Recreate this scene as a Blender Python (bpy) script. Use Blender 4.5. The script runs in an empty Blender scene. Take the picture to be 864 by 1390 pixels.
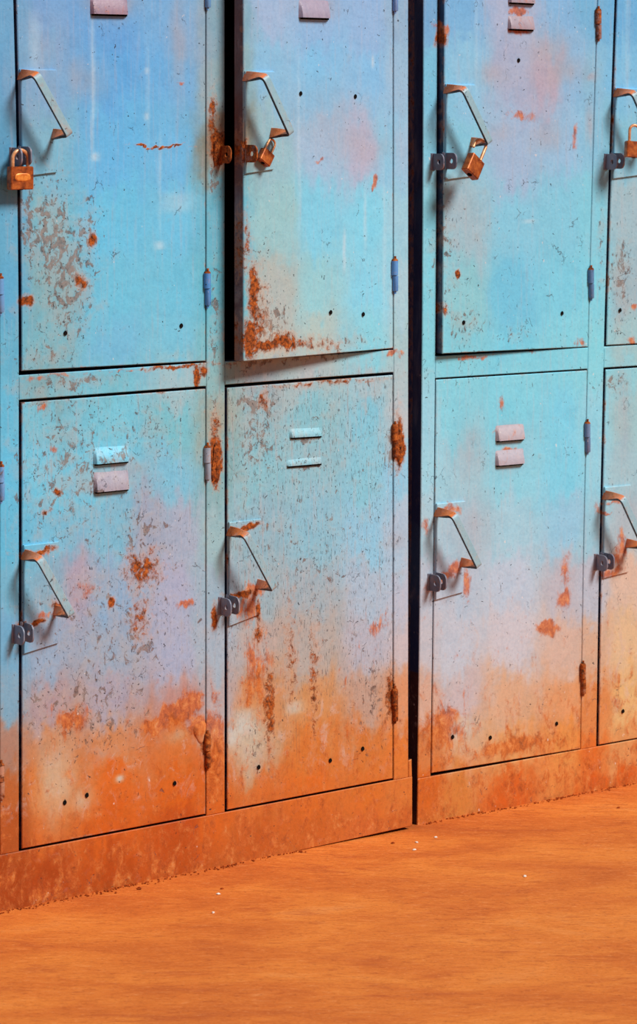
import bpy, math, random
import numpy as np
from mathutils import Vector, Matrix

random.seed(7)
RNG = np.random.RandomState(11)
scene = bpy.context.scene
COL = scene.collection

# ------------------------------------------------------------------ camera constants (level camera with a rising/falling front)
FPX = 3600.0
TH = math.atan(FPX / 4870.0)
CT, ST = math.cos(TH), math.sin(TH)
CAM = (-2.3841, -4.1204, 1.422)
W_RIGHT = -0.020            # the right-hand cabinet stands 2 cm further back

def at(x, y, w=0.0):
    """point (u, z) of the plane standing w in front of the locker fronts, from a place in the photograph"""
    a = (x - 432.0) / FPX
    dx = a * CT + ST
    dy = -a * ST + CT
    t = (-w - CAM[1]) / dy
    return CAM[0] + t * dx, CAM[2] - t * (y - 150.0) / FPX

def atw(x, y):
    return at(x, y, W_RIGHT if x > 560 else 0.0)

def lin(c):
    c = np.asarray(c, float) / 255.0
    return np.where(c <= 0.04045, c / 12.92, ((c + 0.055) / 1.055) ** 2.4)

# ------------------------------------------------------------------ numpy value noise
LAT = RNG.rand(256, 256)
def vnoise(x, y):
    xi = np.floor(x).astype(int); yi = np.floor(y).astype(int)
    fx = x - xi; fy = y - yi
    fx = fx * fx * (3 - 2 * fx); fy = fy * fy * (3 - 2 * fy)
    a = LAT[xi & 255, yi & 255]; b = LAT[(xi + 1) & 255, yi & 255]
    c = LAT[xi & 255, (yi + 1) & 255]; d = LAT[(xi + 1) & 255, (yi + 1) & 255]
    return (a * (1 - fx) + b * fx) * (1 - fy) + (c * (1 - fx) + d * fx) * fy
def fbm(x, y, o=4):
    s = 0; a = 1.0; t = 0
    for k in range(o):
        s = s + a * vnoise(x * 2 ** k + 17.3 * k, y * 2 ** k + 5.1 * k); t += a; a *= .55
    return s / t - .5

# ------------------------------------------------------------------ paint, dust and rust map of the two cabinets, some light kept in it
# old paint and baked-on dust, some light kept in the colours, row by row
ROWS = {
 20: "12 95 160 205,60 105 160 215,150 95 160 220,240 110 170 220,292 120 165 185,350 150 180 215,420 135 178 220,500 138 178 220,545 140 175 205,575 110 165 210,620 115 175 220,690 160 175 205,760 125 178 220,800 110 175 215,845 100 172 220",
 100:"12 88 158 205,60 105 168 218,150 88 165 225,240 98 172 228,292 130 170 180,350 130 185 220,420 120 188 230,500 125 185 228,545 145 185 215,580 115 188 220,620 132 190 222,690 160 172 200,740 172 162 182,775 130 182 222,800 130 185 215,845 118 186 225",
 200:"12 78 150 190,60 108 180 210,150 95 178 228,240 100 180 228,292 125 125 110,350 142 185 198,420 150 185 215,490 168 175 202,522 125 195 228,545 150 190 220,580 125 195 220,620 128 195 220,690 150 180 212,770 142 186 220,800 128 190 220,845 125 190 215",
 300:"12 88 163 200,60 112 178 196,150 98 190 228,240 102 190 228,292 95 175 200,350 142 192 200,420 120 200 228,500 122 205 232,545 150 200 220,580 122 200 220,620 150 182 196,690 125 195 222,770 122 196 222,800 122 200 222,845 150 185 198",
 400:"12 85 165 205,60 118 172 185,150 102 190 222,240 102 190 222,292 92 178 200,350 165 178 175,420 140 200 212,500 125 205 232,545 160 200 215,580 120 205 226,620 130 195 208,690 105 190 222,770 115 200 226,800 120 205 226,845 150 180 192",
 470:"12 90 172 205,60 112 178 196,150 108 184 220,240 108 190 220,292 110 183 200,350 175 185 178,420 165 190 188,500 128 205 225,545 160 195 202,580 125 205 224,620 118 198 218,690 112 200 226,770 122 205 226,800 125 208 226,845 150 192 200",
 515:"60 122 168 180,150 110 185 205,240 150 188 200,292 130 178 185,350 148 165 175,420 165 180 185,500 160 185 195,545 165 190 198,620 125 205 224,700 125 205 226,800 130 208 226,845 135 200 215",
 560:"12 92 180 215,60 112 188 212,150 112 195 220,240 112 188 206,292 150 160 150,350 138 184 198,420 130 190 206,500 124 194 218,545 178 188 195,575 145 205 226,620 125 205 226,690 120 205 228,770 118 204 232,800 138 205 226,845 152 192 200",
 640:"12 92 185 222,60 105 195 226,150 105 200 232,240 118 188 218,292 125 168 175,350 130 188 204,420 138 186 202,500 130 194 216,545 140 195 225,575 150 205 225,620 152 198 216,690 135 204 226,770 122 204 232,800 142 204 226,845 155 192 206",
 720:"12 92 180 216,60 112 184 215,150 118 180 208,200 152 162 186,250 160 170 194,292 150 183 192,350 140 178 196,420 134 184 206,500 140 194 224,545 168 190 214,575 165 198 215,620 165 195 214,690 158 200 220,770 145 195 224,800 150 194 214,845 168 186 198",
 800:"12 108 174 205,60 130 168 192,100 168 154 176,150 136 170 206,240 166 168 196,292 152 174 192,350 152 172 184,420 156 170 182,500 168 184 206,545 182 184 204,575 186 188 204,620 176 188 208,690 184 194 214,770 184 176 188,800 182 182 198,845 214 178 160",
 880:"12 108 164 200,60 146 164 192,150 150 164 188,240 166 168 196,292 162 174 192,350 182 160 155,420 176 162 158,500 178 174 190,545 198 180 186,575 192 184 194,620 190 190 205,690 200 190 200,770 210 172 158,800 208 162 138,845 220 178 142",
 960:"12 122 162 190,60 172 142 150,150 166 154 174,240 186 136 130,292 178 162 168,350 208 128 74,420 206 138 88,500 190 148 132,545 214 142 104,575 208 162 144,620 195 175 180,690 214 162 132,770 220 148 104,800 214 128 74,845 224 172 118",
 1020:"12 170 122 105,60 200 122 78,150 204 128 84,240 208 108 50,292 208 94 36,350 192 150 120,420 210 114 50,500 208 114 52,545 218 116 50,575 208 120 68,620 218 148 104,690 220 148 92,770 224 138 72,800 218 104 40,845 216 140 86",
 1080:"12 182 94 46,60 214 110 44,150 214 100 34,240 210 94 26,292 208 94 30,350 208 104 44,420 214 104 38,500 210 106 40,545 210 112 50,575 208 96 32,620 208 120 56,690 208 90 30,800 208 88 28,845 208 88 28",
 1125:"12 175 80 32,60 206 96 34,150 208 92 28,240 186 74 22,350 190 86 32,420 194 92 36,500 202 98 44,545 200 96 40",
 1190:"12 160 62 18,60 168 64 18,150 176 70 20,240 180 74 22",
}
CP = []; CC = []
for y_, row in ROWS.items():
    for it in row.split(','):
        x_, r_, g_, b_ = [float(v) for v in it.split()]
        CP.append(atw(x_, y_)); CC.append((r_, g_, b_))
CP = np.array(CP); CC = np.array(CC)

# spots: x, y, half width, half height (photo places), strength, kind  r=rust g=grime speckle s=streak d=orange dust p=pinkish faded primer
SPOTS = []
def sp(s):
    for it in s.strip().split('\n'):
        v = it.split()
        if not v: continue
        x, y, rx, ry, k = [float(q) for q in v[:5]]
        if 318 < x < 533 and y < 488: x = 533 - (533 - x) * 227 / 208.   # on the ajar door: where it lies when shut
        u, z = atw(x, y)
        sc = FPX / (5.0) 
        SPOTS.append((u, z, rx / (720 * .8), ry / 720, k, v[5]))
sp("""
340 395 8 42 .92 r
337 455 11 26 1.05 r
348 432 16 50 .60 r
352 468 20 9 .95 r
380 462 18 11 .98 r
405 466 30 8 .66 r
345 395 20 60 .5 g
365 440 32 34 .7 g
430 466 34 9 .62 r
470 462 30 12 .7 g
330 330 7 50 .6 r
292 625 7 27 1.3 r
291 585 6 28 .72 r
288 160 6 34 .72 r
290 225 8 40 .8 g
297 200 10 22 1.2 r
541 603 7 30 1.3 r
530 612 12 26 .8 g
541 570 6 20 .6 r
195 772 22 22 .78 r
175 760 8 20 .6 r
190 835 14 34 .62 r
190 720 30 60 .6 g
185 880 30 40 .62 g
240 967 15 9 1.2 d
262 950 9 12 .9 d
212 985 12 8 1.0 d
125 790 26 16 .58 p
118 800 16 14 .6 d
60 835 15 6 .85 d
78 822 8 9 1.1 r
40 846 12 4 1.1 r
50 750 22 3 .9 r
334 716 18 3.5 1.05 r
345 800 14 7 1.0 d
325 808 16 5 1.15 r
333 822 14 22 .75 d
291 838 4 16 1.0 r
349 830 4 18 .9 r
350 862 8 18 .7 r
310 845 12 40 .5 g
395 900 10 90 .55 r
345 900 12 50 .6 d
365 960 8 60 .75 r
425 930 8 90 .6 r
480 900 5 90 .5 g
505 950 28 60 .55 g
530 945 9 34 .8 r
330 1010 22 30 .9 p
350 1025 24 30 .5 g
512 848 8 8 .7 d
700 18 17 6 1.15 d
698 40 17 5 1.15 d
745 70 26 22 .75 p
760 95 30 16 .8 p
665 100 18 12 .75 p
700 158 26 9 .75 d
740 185 20 14 .6 p
672 182 14 10 .65 p
779 190 6 18 .75 d
599 40 6 10 1.0 d
594 50 5 12 .8 r
590 32 12 4 .7 d
614 371 3.5 5 1.2 r
596 420 4 8 .95 r
596 325 5 70 .65 g
600 360 16 60 .5 g
625 440 26 22 .6 g
700 455 22 12 .5 g
640 485 26 3 .95 d
720 480 20 3 .7 d
785 467 8 8 .8 d
508 245 4 10 1.2 d
504 255 3 6 1.1 d
218 196.5 27 1.6 1.3 r
195 196.5 8 1.6 1.2 r
430 217 9 3 .9 d
500 200 30 20 .45 p
440 150 40 34 .40 p
470 190 40 22 .4 p
150 4 24 16 1.0 p
142 2 18 8 .9 d
428 8 20 12 1.0 p
274 60 14 60 .6 p
243 60 10 60 .6 p
245 112 5 2.5 .9 d
55 105 30 80 .45 p
110 105 22 22 .55 p
70 330 26 70 .85 g
90 380 34 70 .8 g
115 320 14 40 .8 g
35 410 8 8 1.15 r
105 380 5 8 .9 r
114 385 5 8 .85 r
125 322 5 12 .75 r
38 300 10 60 .7 g
60 480 40 20 .6 g
34 280 9 14 .9 g
100 520 60 8 .8 g
60 546 40 5 .7 g
57 553 5 4 1.1 d
268 512 4 13 1.1 r
240 498 42 2.5 .9 r
277 505 5 8 .9 r
70 510 44 2.5 .75 d
160 504 44 2 .7 d
90 640 60 90 .62 g
75 610 6 8 .9 d
77 670 5 6 .95 r
62 694 5 4 .8 r
200 590 50 50 .5 g
150 840 90 110 .5 g
150 820 4 5 1.1 r
250 820 10 5 1.0 d
95 980 12 12 .85 d
60 960 30 40 .5 g
130 960 60 60 .6 g
150 1040 18 12 -.6 d
75 1060 18 44 .85 p
110 1085 14 14 .6 p
240 1000 10 8 .6 p
270 986 12 10 1.0 d
279 1010 8 16 .9 r
292 1010 8 40 .9 d
350 580 30 60 .7 g
345 548 24 10 .9 g
358 545 6 12 .75 r
430 520 100 5 .7 g
440 518 80 2.5 .7 r
420 600 90 90 .38 g
330 640 24 90 .4 g
350 720 60 60 .35 g
440 760 90 100 .38 g
540 735 10 10 .5 p
415 598 20 4 .8 g
420 634 24 5 .8 g
330 492 60 4 .8 g
440 486 70 6 .6 g
530 478 16 4 .9 d
544 480 5 8 .9 d
545 110 6 90 .45 s
292 460 8 40 .6 g
292 420 8 90 .55 g
292 560 10 24 .6 g
290 520 8 40 .5 s
680 548 4 12 .95 d
685 583 17 4 1.0 d
688 613 17 5 1.0 d
690 590 18 12 .8 p
690 622 18 12 .8 p
640 610 16 40 .5 p
765 812 8 10 1.1 d
740 850 13 7 1.0 d
748 855 10 6 .9 d
765 770 8 20 .6 d
608 690 16 5 .85 d
578 720 8 14 .75 d
632 790 7 18 .8 d
615 768 10 10 .8 d
598 780 14 7 .9 d
582 795 10 10 .6 d
640 720 24 40 .55 p
600 985 26 26 .5 d
640 1000 26 22 .5 p
625 1010 12 12 .6 p
700 1010 40 8 .7 d
840 740 10 18 .9 d
832 762 10 10 .95 d
828 776 14 6 1.0 d
830 680 18 3 .9 d
820 695 10 3 .9 d
850 700 12 30 .4 p
810 690 6 10 .7 d
841 380 20 60 .65 g
860 417 6 6 1.0 d
856 462 8 5 1.0 d
840 440 20 26 .5 g
830 520 20 16 .7 g
815 330 4 90 .55 g
845 560 10 60 .4 p
800 170 5 20 .7 p
802 103 8 5 .95 p
60 750 20 2.5 .8 d
160 640 24 10 .95 p
126 120 1.6 90 .5 w
129 213 4 5 .7 w
200 130 1.6 60 .3 w
217 250 1.5 60 .35 w
198 158 2.5 5 .6 w
199 96 2.5 4 .6 w
45 60 5 34 .35 w
465 340 1.8 26 .6 w
520 340 1.6 100 .3 w
494 300 1.6 40 .4 w
403 200 1.6 120 .3 w
505 84 1.5 7 .7 w
216 333 5 5 .6 w
240 275 16 12 .4 w
714 300 8 2 .5 w
640 60 2 60 .3 w
850 60 3 100 .25 w
400 960 8 8 .5 w
312 1000 10 12 .5 w
330 980 12 16 .5 w
620 990 14 12 .5 w
160 1057 4 4 .7 w
294 180 7 60 .5 g
300 600 3 40 .4 g
150 655 26 8 1.0 p
150 620 24 6 .8 g
295 880 6 30 .4 s
""")
SPOTS_A = SPOTS

def paint(x, z):
    """tint (N,3 linear), wear (rust, grime, streak), dust for points of the cabinet fronts"""
    x = np.asarray(x, float); z = np.asarray(z, float)
    wx = x + .045 * fbm(x * 14, z * 9, 4) + .020 * fbm(x * 60, z * 30, 3)
    wz = z + .090 * fbm(x * 12 + 40, z * 7 + 9, 4) + .070 * fbm(x * 75 + 3, z * 11, 4) + .040 * fbm(x * 90, z * 90, 2)
    n = len(x)
    tint = np.zeros((n, 3))
    for s in range(0, n, 20000):
        e = min(n, s + 20000)
        d2 = ((wx[s:e, None] - CP[None, :, 0]) / .8) ** 2 + (wz[s:e, None] - CP[None, :, 1]) ** 2
        w = 1.0 / (d2 + .02 ** 2) ** 2.2
        tint[s:e] = (w @ CC) / w.sum(1, keepdims=True)
    out = {k: np.zeros(n) for k in 'rgsdpw'}
    jx = x + .010 * fbm(x * 50 + 7, z * 40, 3) ; jz = z + .022 * fbm(x * 55 + 70, z * 28 + 3, 3)
    for (u, zz, ru, rz, k, kind) in SPOTS:
        sel = (np.abs(x - u) < ru * 3 + .03) & (np.abs(z - zz) < rz * 3 + .04)
        if not sel.any(): continue
        d2 = ((jx[sel] - u) / ru) ** 2 + ((jz[sel] - zz) / rz) ** 2
        if kind == 'w': d2 = ((x[sel] + .004 * (wz[sel] - z[sel]) / .05 - u) / ru) ** 2 + ((z[sel] - zz) / rz) ** 4
        g = k * np.exp(-d2 * .55)
        if k < 0: out[kind][sel] += g
        else: out[kind][sel] = np.maximum(out[kind][sel], g)
    # faded reddish primer showing through
    p = np.clip(out['p'], 0, 1)[:, None] * (.55 + .9 * np.clip(fbm(x * 45, z * 22, 3) + .3, 0, 1))[:, None]
    p = np.clip(p, 0, .66)
    low = np.clip((z - .25) / .3, 0, 1)[:, None]
    tint = tint * (1 - p) + (np.array([166, 160, 170.]) * low + np.array([200, 186, 172.]) * (1 - low)) * p
    w_ = np.clip(out['w'], 0, .8)[:, None]
    tint = tint * (1 - w_) + np.array([196, 214, 226.]) * w_
    # soil splashed up from the floor
    base = np.interp(z, [0, .10, .16, .24, .34, .46, .60], [.66, .52, .50, .42, .33, .20, .06])
    dust = np.clip(base + out['d'] * .95, 0, 1.3)
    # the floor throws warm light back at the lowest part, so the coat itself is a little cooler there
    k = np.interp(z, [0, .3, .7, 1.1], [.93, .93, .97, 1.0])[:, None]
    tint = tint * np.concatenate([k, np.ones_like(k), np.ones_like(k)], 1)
    tint = lin(np.clip(tint, 0, 255))
    grime = np.clip(out['g'] + .14, 0, 1)
    inC = ((x > .44) & (x < .86) & (z < .92)).astype(float)
    inB = ((x > -.01) & (x < .41) & (z < .92)).astype(float)
    streak = np.clip(.22 + .55 * inC + .25 * inB + out['s'], 0, 1) * np.clip((z - .02) / .3, 0, 1)
    return tint, np.clip(out['r'], 0, 1.3), grime, streak, dust

# ------------------------------------------------------------------ materials
def new_mat(name):
    m = bpy.data.materials.new(name); m.use_nodes = True
    nt = m.node_tree; nt.nodes.clear()
    return m, nt
class NB:
    def __init__(s, nt): s.nt = nt; s.n = nt.nodes; s.l = nt.links
    def node(s, t, **kw):
        o = s.n.new(t)
        for k, v in kw.items():
            if k.startswith('i_'): 
                key = k[2:]
                key = int(key) if key.isdigit() else key.replace('_', ' ')
                if isinstance(v, bpy.types.NodeSocket): s.l.new(v, o.inputs[key])
                else: o.inputs[key].default_value = v
            else: setattr(o, k, v)
        return o
    def math(s, op, a, b=0.0, c=None, clamp=False):
        o = s.n.new('ShaderNodeMath'); o.operation = op; o.use_clamp = clamp
        for i, v in enumerate([a, b] + ([c] if c is not None else [])):
            if isinstance(v, bpy.types.NodeSocket): s.l.new(v, o.inputs[i])
            else: o.inputs[i].default_value = v
        return o.outputs[0]
    def smooth(s, v, lo, hi, tlo=0.0, thi=1.0):
        o = s.n.new('ShaderNodeMapRange'); o.interpolation_type = 'SMOOTHSTEP'
        s.l.new(v, o.inputs['Value'])
        o.inputs['From Min'].default_value = lo; o.inputs['From Max'].default_value = hi
        o.inputs['To Min'].default_value = tlo; o.inputs['To Max'].default_value = thi
        return o.outputs['Result']
    def mix(s, f, a, b, mode='MIX'):
        o = s.n.new('ShaderNodeMix'); o.data_type = 'RGBA'; o.blend_type = mode
        for sock, v in ((o.inputs['Factor'], f), (o.inputs['A'], a), (o.inputs['B'], b)):
            if isinstance(v, bpy.types.NodeSocket): s.l.new(v, sock)
            elif sock.type == 'RGBA': sock.default_value = (*v, 1) if len(v) == 3 else v
            else: sock.default_value = v
        return o.outputs['Result']
    def noise(s, vec, scale, detail=4, rough=.55, dist=0.0):
        o = s.node('ShaderNodeTexNoise'); s.l.new(vec, o.inputs['Vector'])
        o.inputs['Scale'].default_value = scale; o.inputs['Detail'].default_value = detail
        o.inputs['Roughness'].default_value = rough; o.inputs['Distortion'].default_value = dist
        return o.outputs['Fac']
    def scalev(s, vec, v, off=(0, 0, 0)):
        o = s.node('ShaderNodeMapping'); s.l.new(vec, o.inputs['Vector'])
        o.inputs['Scale'].default_value = v; o.inputs['Location'].default_value = off
        return o.outputs[0]
    def attr(s, name, sock='Fac'):
        o = s.node('ShaderNodeAttribute', attribute_name=name); return o.outputs[sock]
    def ramp(s, f, stops):
        o = s.node('ShaderNodeValToRGB'); s.l.new(f, o.inputs[0])
        e = o.color_ramp.elements
        while len(e) < len(stops): e.new(.5)
        for i, (p, c) in enumerate(stops):
            e[i].position = p; e[i].color = (*lin(c), 1)
        return o.outputs[0]

def painted_metal():
    m, nt = new_mat('old_painted_steel'); b = NB(nt)
    cp = b.attr('cp', 'Vector')
    tint = b.attr('tint', 'Color')
    rust, grime, streak, dust = b.attr('rust'), b.attr('grime'), b.attr('streak'), b.attr('dust')
    fine = b.noise(cp, 150, 7, .62)
    med = b.noise(cp, 34, 7, .6, .4)
    big = b.noise(cp, 7, 5, .6, .3)
    vs = b.noise(b.scalev(cp, (150, 40, 7)), 1, 5, .6, .2)
    vs2 = b.noise(b.scalev(cp, (420, 60, 16), (3, 1, 5)), 1, 4, .6)
    wn = b.node('ShaderNodeTexNoise'); b.l.new(cp, wn.inputs['Vector']); wn.inputs['Scale'].default_value = 60; wn.inputs['Detail'].default_value = 4
    wv = b.node('ShaderNodeVectorMath', operation='SCALE'); b.l.new(wn.outputs['Color'], wv.inputs[0]); wv.inputs['Scale'].default_value = .03
    wa = b.node('ShaderNodeVectorMath', operation='ADD'); b.l.new(wv.outputs[0], wa.inputs[0]); b.l.new(cp, wa.inputs[1]); wcp = wa.outputs[0]
    col = tint
    # uneven fading (none where the soil has been splashed on)
    sx = b.node('ShaderNodeSeparateXYZ'); b.l.new(cp, sx.inputs[0]); zc_ = sx.outputs[2]
    clean = b.smooth(zc_, .22, .55)
    col = b.mix(b.math('MULTIPLY', clean, b.smooth(big, .35, .68, 0, .16)), col, b.mix(.5, col, lin((130, 200, 228))), 'MIX')
    col = b.mix(b.math('MULTIPLY', b.math('MULTIPLY', clean, b.smooth(vs, .48, .74)), b.math('ADD', .10, b.math('MULTIPLY', streak, .30))), col, lin((200, 196, 204)))
    col = b.mix(b.smooth(fine, .42, .7, .0, .24), col, b.mix(1.0, col, (1.30, 1.22, 1.15), 'MULTIPLY'))
    col = b.mix(b.smooth(fine, .50, .28, .0, .26), col, b.mix(1.0, col, (.62, .68, .74), 'MULTIPLY'))
    col = b.mix(b.smooth(med, .52, .36, .0, .22), col, b.mix(1.0, col, (.66, .78, .84), 'MULTIPLY'))
    # dark dried-in streaks
    sm = b.math('MULTIPLY', b.smooth(vs, .56, .72), b.math('MULTIPLY', b.smooth(vs2, .42, .6), streak))
    col = b.mix(b.math('MULTIPLY', sm, .75), col, lin((112, 92, 76)))
    vs3 = b.noise(b.scalev(cp, (430, 200, 70), (9, 2, 1)), 1, 4, .66)
    col = b.mix(b.math('MULTIPLY', b.smooth(vs3, .585, .65), b.math('MULTIPLY', b.math('SUBTRACT', streak, .3, clamp=True), 1.5)), col, lin((66, 70, 74)))
    # grime speckle: chipped paint showing dull brown
    gs = b.math('ADD', b.math('MULTIPLY', grime, .30), b.math('MULTIPLY', b.math('SUBTRACT', b.noise(b.scalev(cp, (1.15, 1, .8)), 62, 8, .66, .6), .5), 1.0))
    g1 = b.smooth(gs, .235, .31)
    col = b.mix(b.math('MULTIPLY', g1, .78), col, b.ramp(fine, [(.35, (52, 44, 44)), (.6, (124, 96, 84))]))
    g0 = b.smooth(b.math('ADD', b.math('MULTIPLY', grime, .4), b.math('SUBTRACT', med, .5)), .15, .42)
    col = b.mix(b.math('MULTIPLY', g0, .34), col, lin((168, 160, 152)))
    # pin-prick dark nicks
    vo = b.node('ShaderNodeTexVoronoi', feature='F1'); b.l.new(wcp, vo.inputs['Vector']); vo.inputs['Scale'].default_value = 95
    rnd = b.node('ShaderNodeSeparateColor'); b.l.new(vo.outputs['Color'], rnd.inputs[0])
    mk = b.math('MULTIPLY', b.smooth(b.noise(b.scalev(cp, (1.3, 1, .75), (1, 5, 3)), 175, 3, .5, .25), .655, .69), b.math('ADD', .06, b.math('MULTIPLY', b.smooth(b.math('ADD', med, b.math('MULTIPLY', grime, .35)), .58, .72), 1.0), clamp=True))
    col = b.mix(b.math('MULTIPLY', mk, .72), col, b.mix(1.0, col, (.16, .17, .20), 'MULTIPLY'))
    nick = b.math('MULTIPLY', b.math('LESS_THAN', vo.outputs['Distance'], .15), b.math('LESS_THAN', rnd.outputs[0], b.math('ADD', .05, b.math('MULTIPLY', grime, .22))))
    col = b.mix(b.math('MULTIPLY', nick, .85), col, lin((40, 42, 48)))
    # short thin scratches
    vc = b.node('ShaderNodeTexVoronoi', feature='DISTANCE_TO_EDGE'); b.l.new(b.scalev(wcp, (1.0, 1, .6), (4, 0, 2)), vc.inputs['Vector']); vc.inputs['Scale'].default_value = 26
    sc_ = b.math('MULTIPLY', b.math('LESS_THAN', vc.outputs['Distance'], .012), b.smooth(b.math('ADD', b.noise(cp, 22, 3), b.math('MULTIPLY', grime, .06)), .62, .67))
    col = b.mix(b.math('MULTIPLY', sc_, .6), col, lin((60, 66, 78)))
    # red dust
    dn = b.math('ADD', b.math('MULTIPLY', dust, .95), b.math('MULTIPLY', b.math('SUBTRACT', b.noise(b.scalev(cp, (1.2, 1, .75)), 34, 9, .74, .5), .5), 2.0))
    dn = b.math('ADD', dn, b.math('MULTIPLY', b.math('SUBTRACT', b.noise(b.scalev(cp, (120, 60, 12), (2, 2, 2)), 1, 5, .6), .5), b.math('MULTIPLY', streak, 1.5)))
    dm = b.smooth(dn, .44, .86)
    dcol = b.ramp(b.noise(b.scalev(cp, (1.2, 1, .8)), 48, 9, .74, .4), [(.34, (118, 50, 10)), (.49, (182, 88, 22)), (.60, (206, 124, 58)), (.72, (206, 160, 116))])
    dl = b.math('MULTIPLY', b.math('SUBTRACT', 1.0, clean), b.math('MULTIPLY', b.smooth(b.noise(b.scalev(cp, (1.3, 1, .8), (5, 5, 1)), 26, 9, .74, .6), .53, .68), .55))
    col = b.mix(b.math('MULTIPLY', dl, b.smooth(zc_, .10, .20)), col, lin((196, 172, 160)))
    col = b.mix(b.math('MULTIPLY', dm, .86), col, dcol)
    # pale flecks
    fl = b.smooth(b.noise(b.scalev(cp, (1, 1, .6), (7, 7, 7)), 130, 3, .5), .73, .77)
    col = b.mix(b.math('MULTIPLY', fl, .6), col, lin((226, 214, 208)))
    # rust
    rn = b.math('ADD', b.math('MULTIPLY', rust, 1.0), b.math('MULTIPLY', b.math('SUBTRACT', b.noise(b.scalev(cp, (1.1, 1, .85)), 62, 9, .72, .3), .5), 1.7))
    rm = b.smooth(rn, .48, .74)
    rcol = b.ramp(b.noise(cp, 130, 6, .7), [(.28, (34, 15, 6)), (.42, (100, 48, 12)), (.56, (166, 80, 18)), (.75, (216, 132, 56))])
    halo = b.smooth(rn, .22, .55)
    col = b.mix(b.math('MULTIPLY', halo, .35), col, lin((196, 140, 100)))
    col = b.mix(rm, col, rcol)
    bs = b.node('ShaderNodeBsdfPrincipled')
    b.l.new(col, bs.inputs['Base Color'])
    rg = b.math('ADD', .42, b.math('MULTIPLY', b.math('MAXIMUM', rm, dm), .45))
    b.l.new(rg, bs.inputs['Roughness'])
    bs.inputs['Specular IOR Level'].default_value = .35
    h = b.math('ADD', b.math('MULTIPLY', fine, .35), b.math('MULTIPLY', med, .8))
    h = b.math('ADD', h, b.math('MULTIPLY', b.math('MULTIPLY', rm, b.noise(cp, 200, 4, .7)), 1.6))
    h = b.math('SUBTRACT', h, b.math('MULTIPLY', g1, .35))
    h = b.math('SUBTRACT', h, b.math('MULTIPLY', b.math('MAXIMUM', b.math('MAXIMUM', nick, mk), sc_), .9))
    h = b.math('ADD', h, b.math('MULTIPLY', dm, b.math('MULTIPLY', b.noise(cp, 260, 4, .7), .6)))
    bp = b.node('ShaderNodeBump'); bp.inputs['Strength'].default_value = .7; bp.inputs['Distance'].default_value = .0015
    b.l.new(h, bp.inputs['Height']); b.l.new(bp.outputs[0], bs.inputs['Normal'])
    out = b.node('ShaderNodeOutputMaterial'); b.l.new(bs.outputs[0], out.inputs[0])
    return m

def simple_mat(name, stops, scale, rough=.5, metal=0.0, bump=.3, dist=.001, spec=.4, stretch=(1, 1, 1), coord='Object'):
    m, nt = new_mat(name); b = NB(nt)
    tc = b.node('ShaderNodeTexCoord')
    v = b.scalev(tc.outputs[coord], stretch)
    n = b.noise(v, scale, 6, .62, .2)
    bs = b.node('ShaderNodeBsdfPrincipled')
    b.l.new(b.ramp(n, stops), bs.inputs['Base Color'])
    bs.inputs['Roughness'].default_value = rough; bs.inputs['Metallic'].default_value = metal
    bs.inputs['Specular IOR Level'].default_value = spec
    bp = b.node('ShaderNodeBump'); bp.inputs['Strength'].default_value = bump; bp.inputs['Distance'].default_value = dist
    b.l.new(b.noise(v, scale * 2.3, 5), bp.inputs['Height']); b.l.new(bp.outputs[0], bs.inputs['Normal'])
    out = b.node('ShaderNodeOutputMaterial'); b.l.new(bs.outputs[0], out.inputs[0])
    return m

def soil_mat():
    m, nt = new_mat('red_soil_floor'); b = NB(nt)
    tc = b.node('ShaderNodeTexCoord'); o = tc.outputs['Object']
    rot = b.node('ShaderNodeMapping'); b.l.new(o, rot.inputs['Vector']); rot.inputs['Rotation'].default_value = (0, 0, -TH * -1.0)
    s1 = b.noise(b.scalev(rot.outputs[0], (2.6, 6, 5)), 1.1, 7, .62, .6)
    s2 = b.noise(b.scalev(rot.outputs[0], (26, 110, 30)), 1, 8, .70, .8)
    s3 = b.noise(b.scalev(rot.outputs[0], (.55, 1.2, 1)), 230, 6, .7)
    s4 = b.noise(b.scalev(rot.outputs[0], (5, 22, 8), (3, 8, 1)), 1, 6, .66, .7)
    c = b.ramp(s1, [(.25, (180, 86, 34)), (.45, (206, 108, 42)), (.6, (220, 124, 50)), (.8, (222, 138, 74))])
    c = b.mix(b.smooth(s2, .48, .72, 0, .60), c, lin((160, 70, 28)))
    c = b.mix(b.smooth(s2, .28, .46, .38, 0), c, lin((236, 156, 96)))
    c = b.mix(b.smooth(s4, .54, .72, 0, .50), c, lin((166, 72, 34)))
    c = b.mix(b.smooth(s3, .54, .70, 0, .65), c, lin((132, 54, 22)))
    c = b.mix(b.smooth(s3, .28, .44, .50, 0), c, lin((244, 170, 110)))
    bs = b.node('ShaderNodeBsdfPrincipled'); b.l.new(c, bs.inputs['Base Color'])
    bs.inputs['Roughness'].default_value = .8; bs.inputs['Specular IOR Level'].default_value = .2
    h = b.math('ADD', b.math('MULTIPLY', s2, 1.0), b.math('MULTIPLY', s3, .5))
    bp = b.node('ShaderNodeBump'); bp.inputs['Strength'].default_value = .6; bp.inputs['Distance'].default_value = .003
    b.l.new(h, bp.inputs['Height']); b.l.new(bp.outputs[0], bs.inputs['Normal'])
    out = b.node('ShaderNodeOutputMaterial'); b.l.new(bs.outputs[0], out.inputs[0])
    return m

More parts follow.
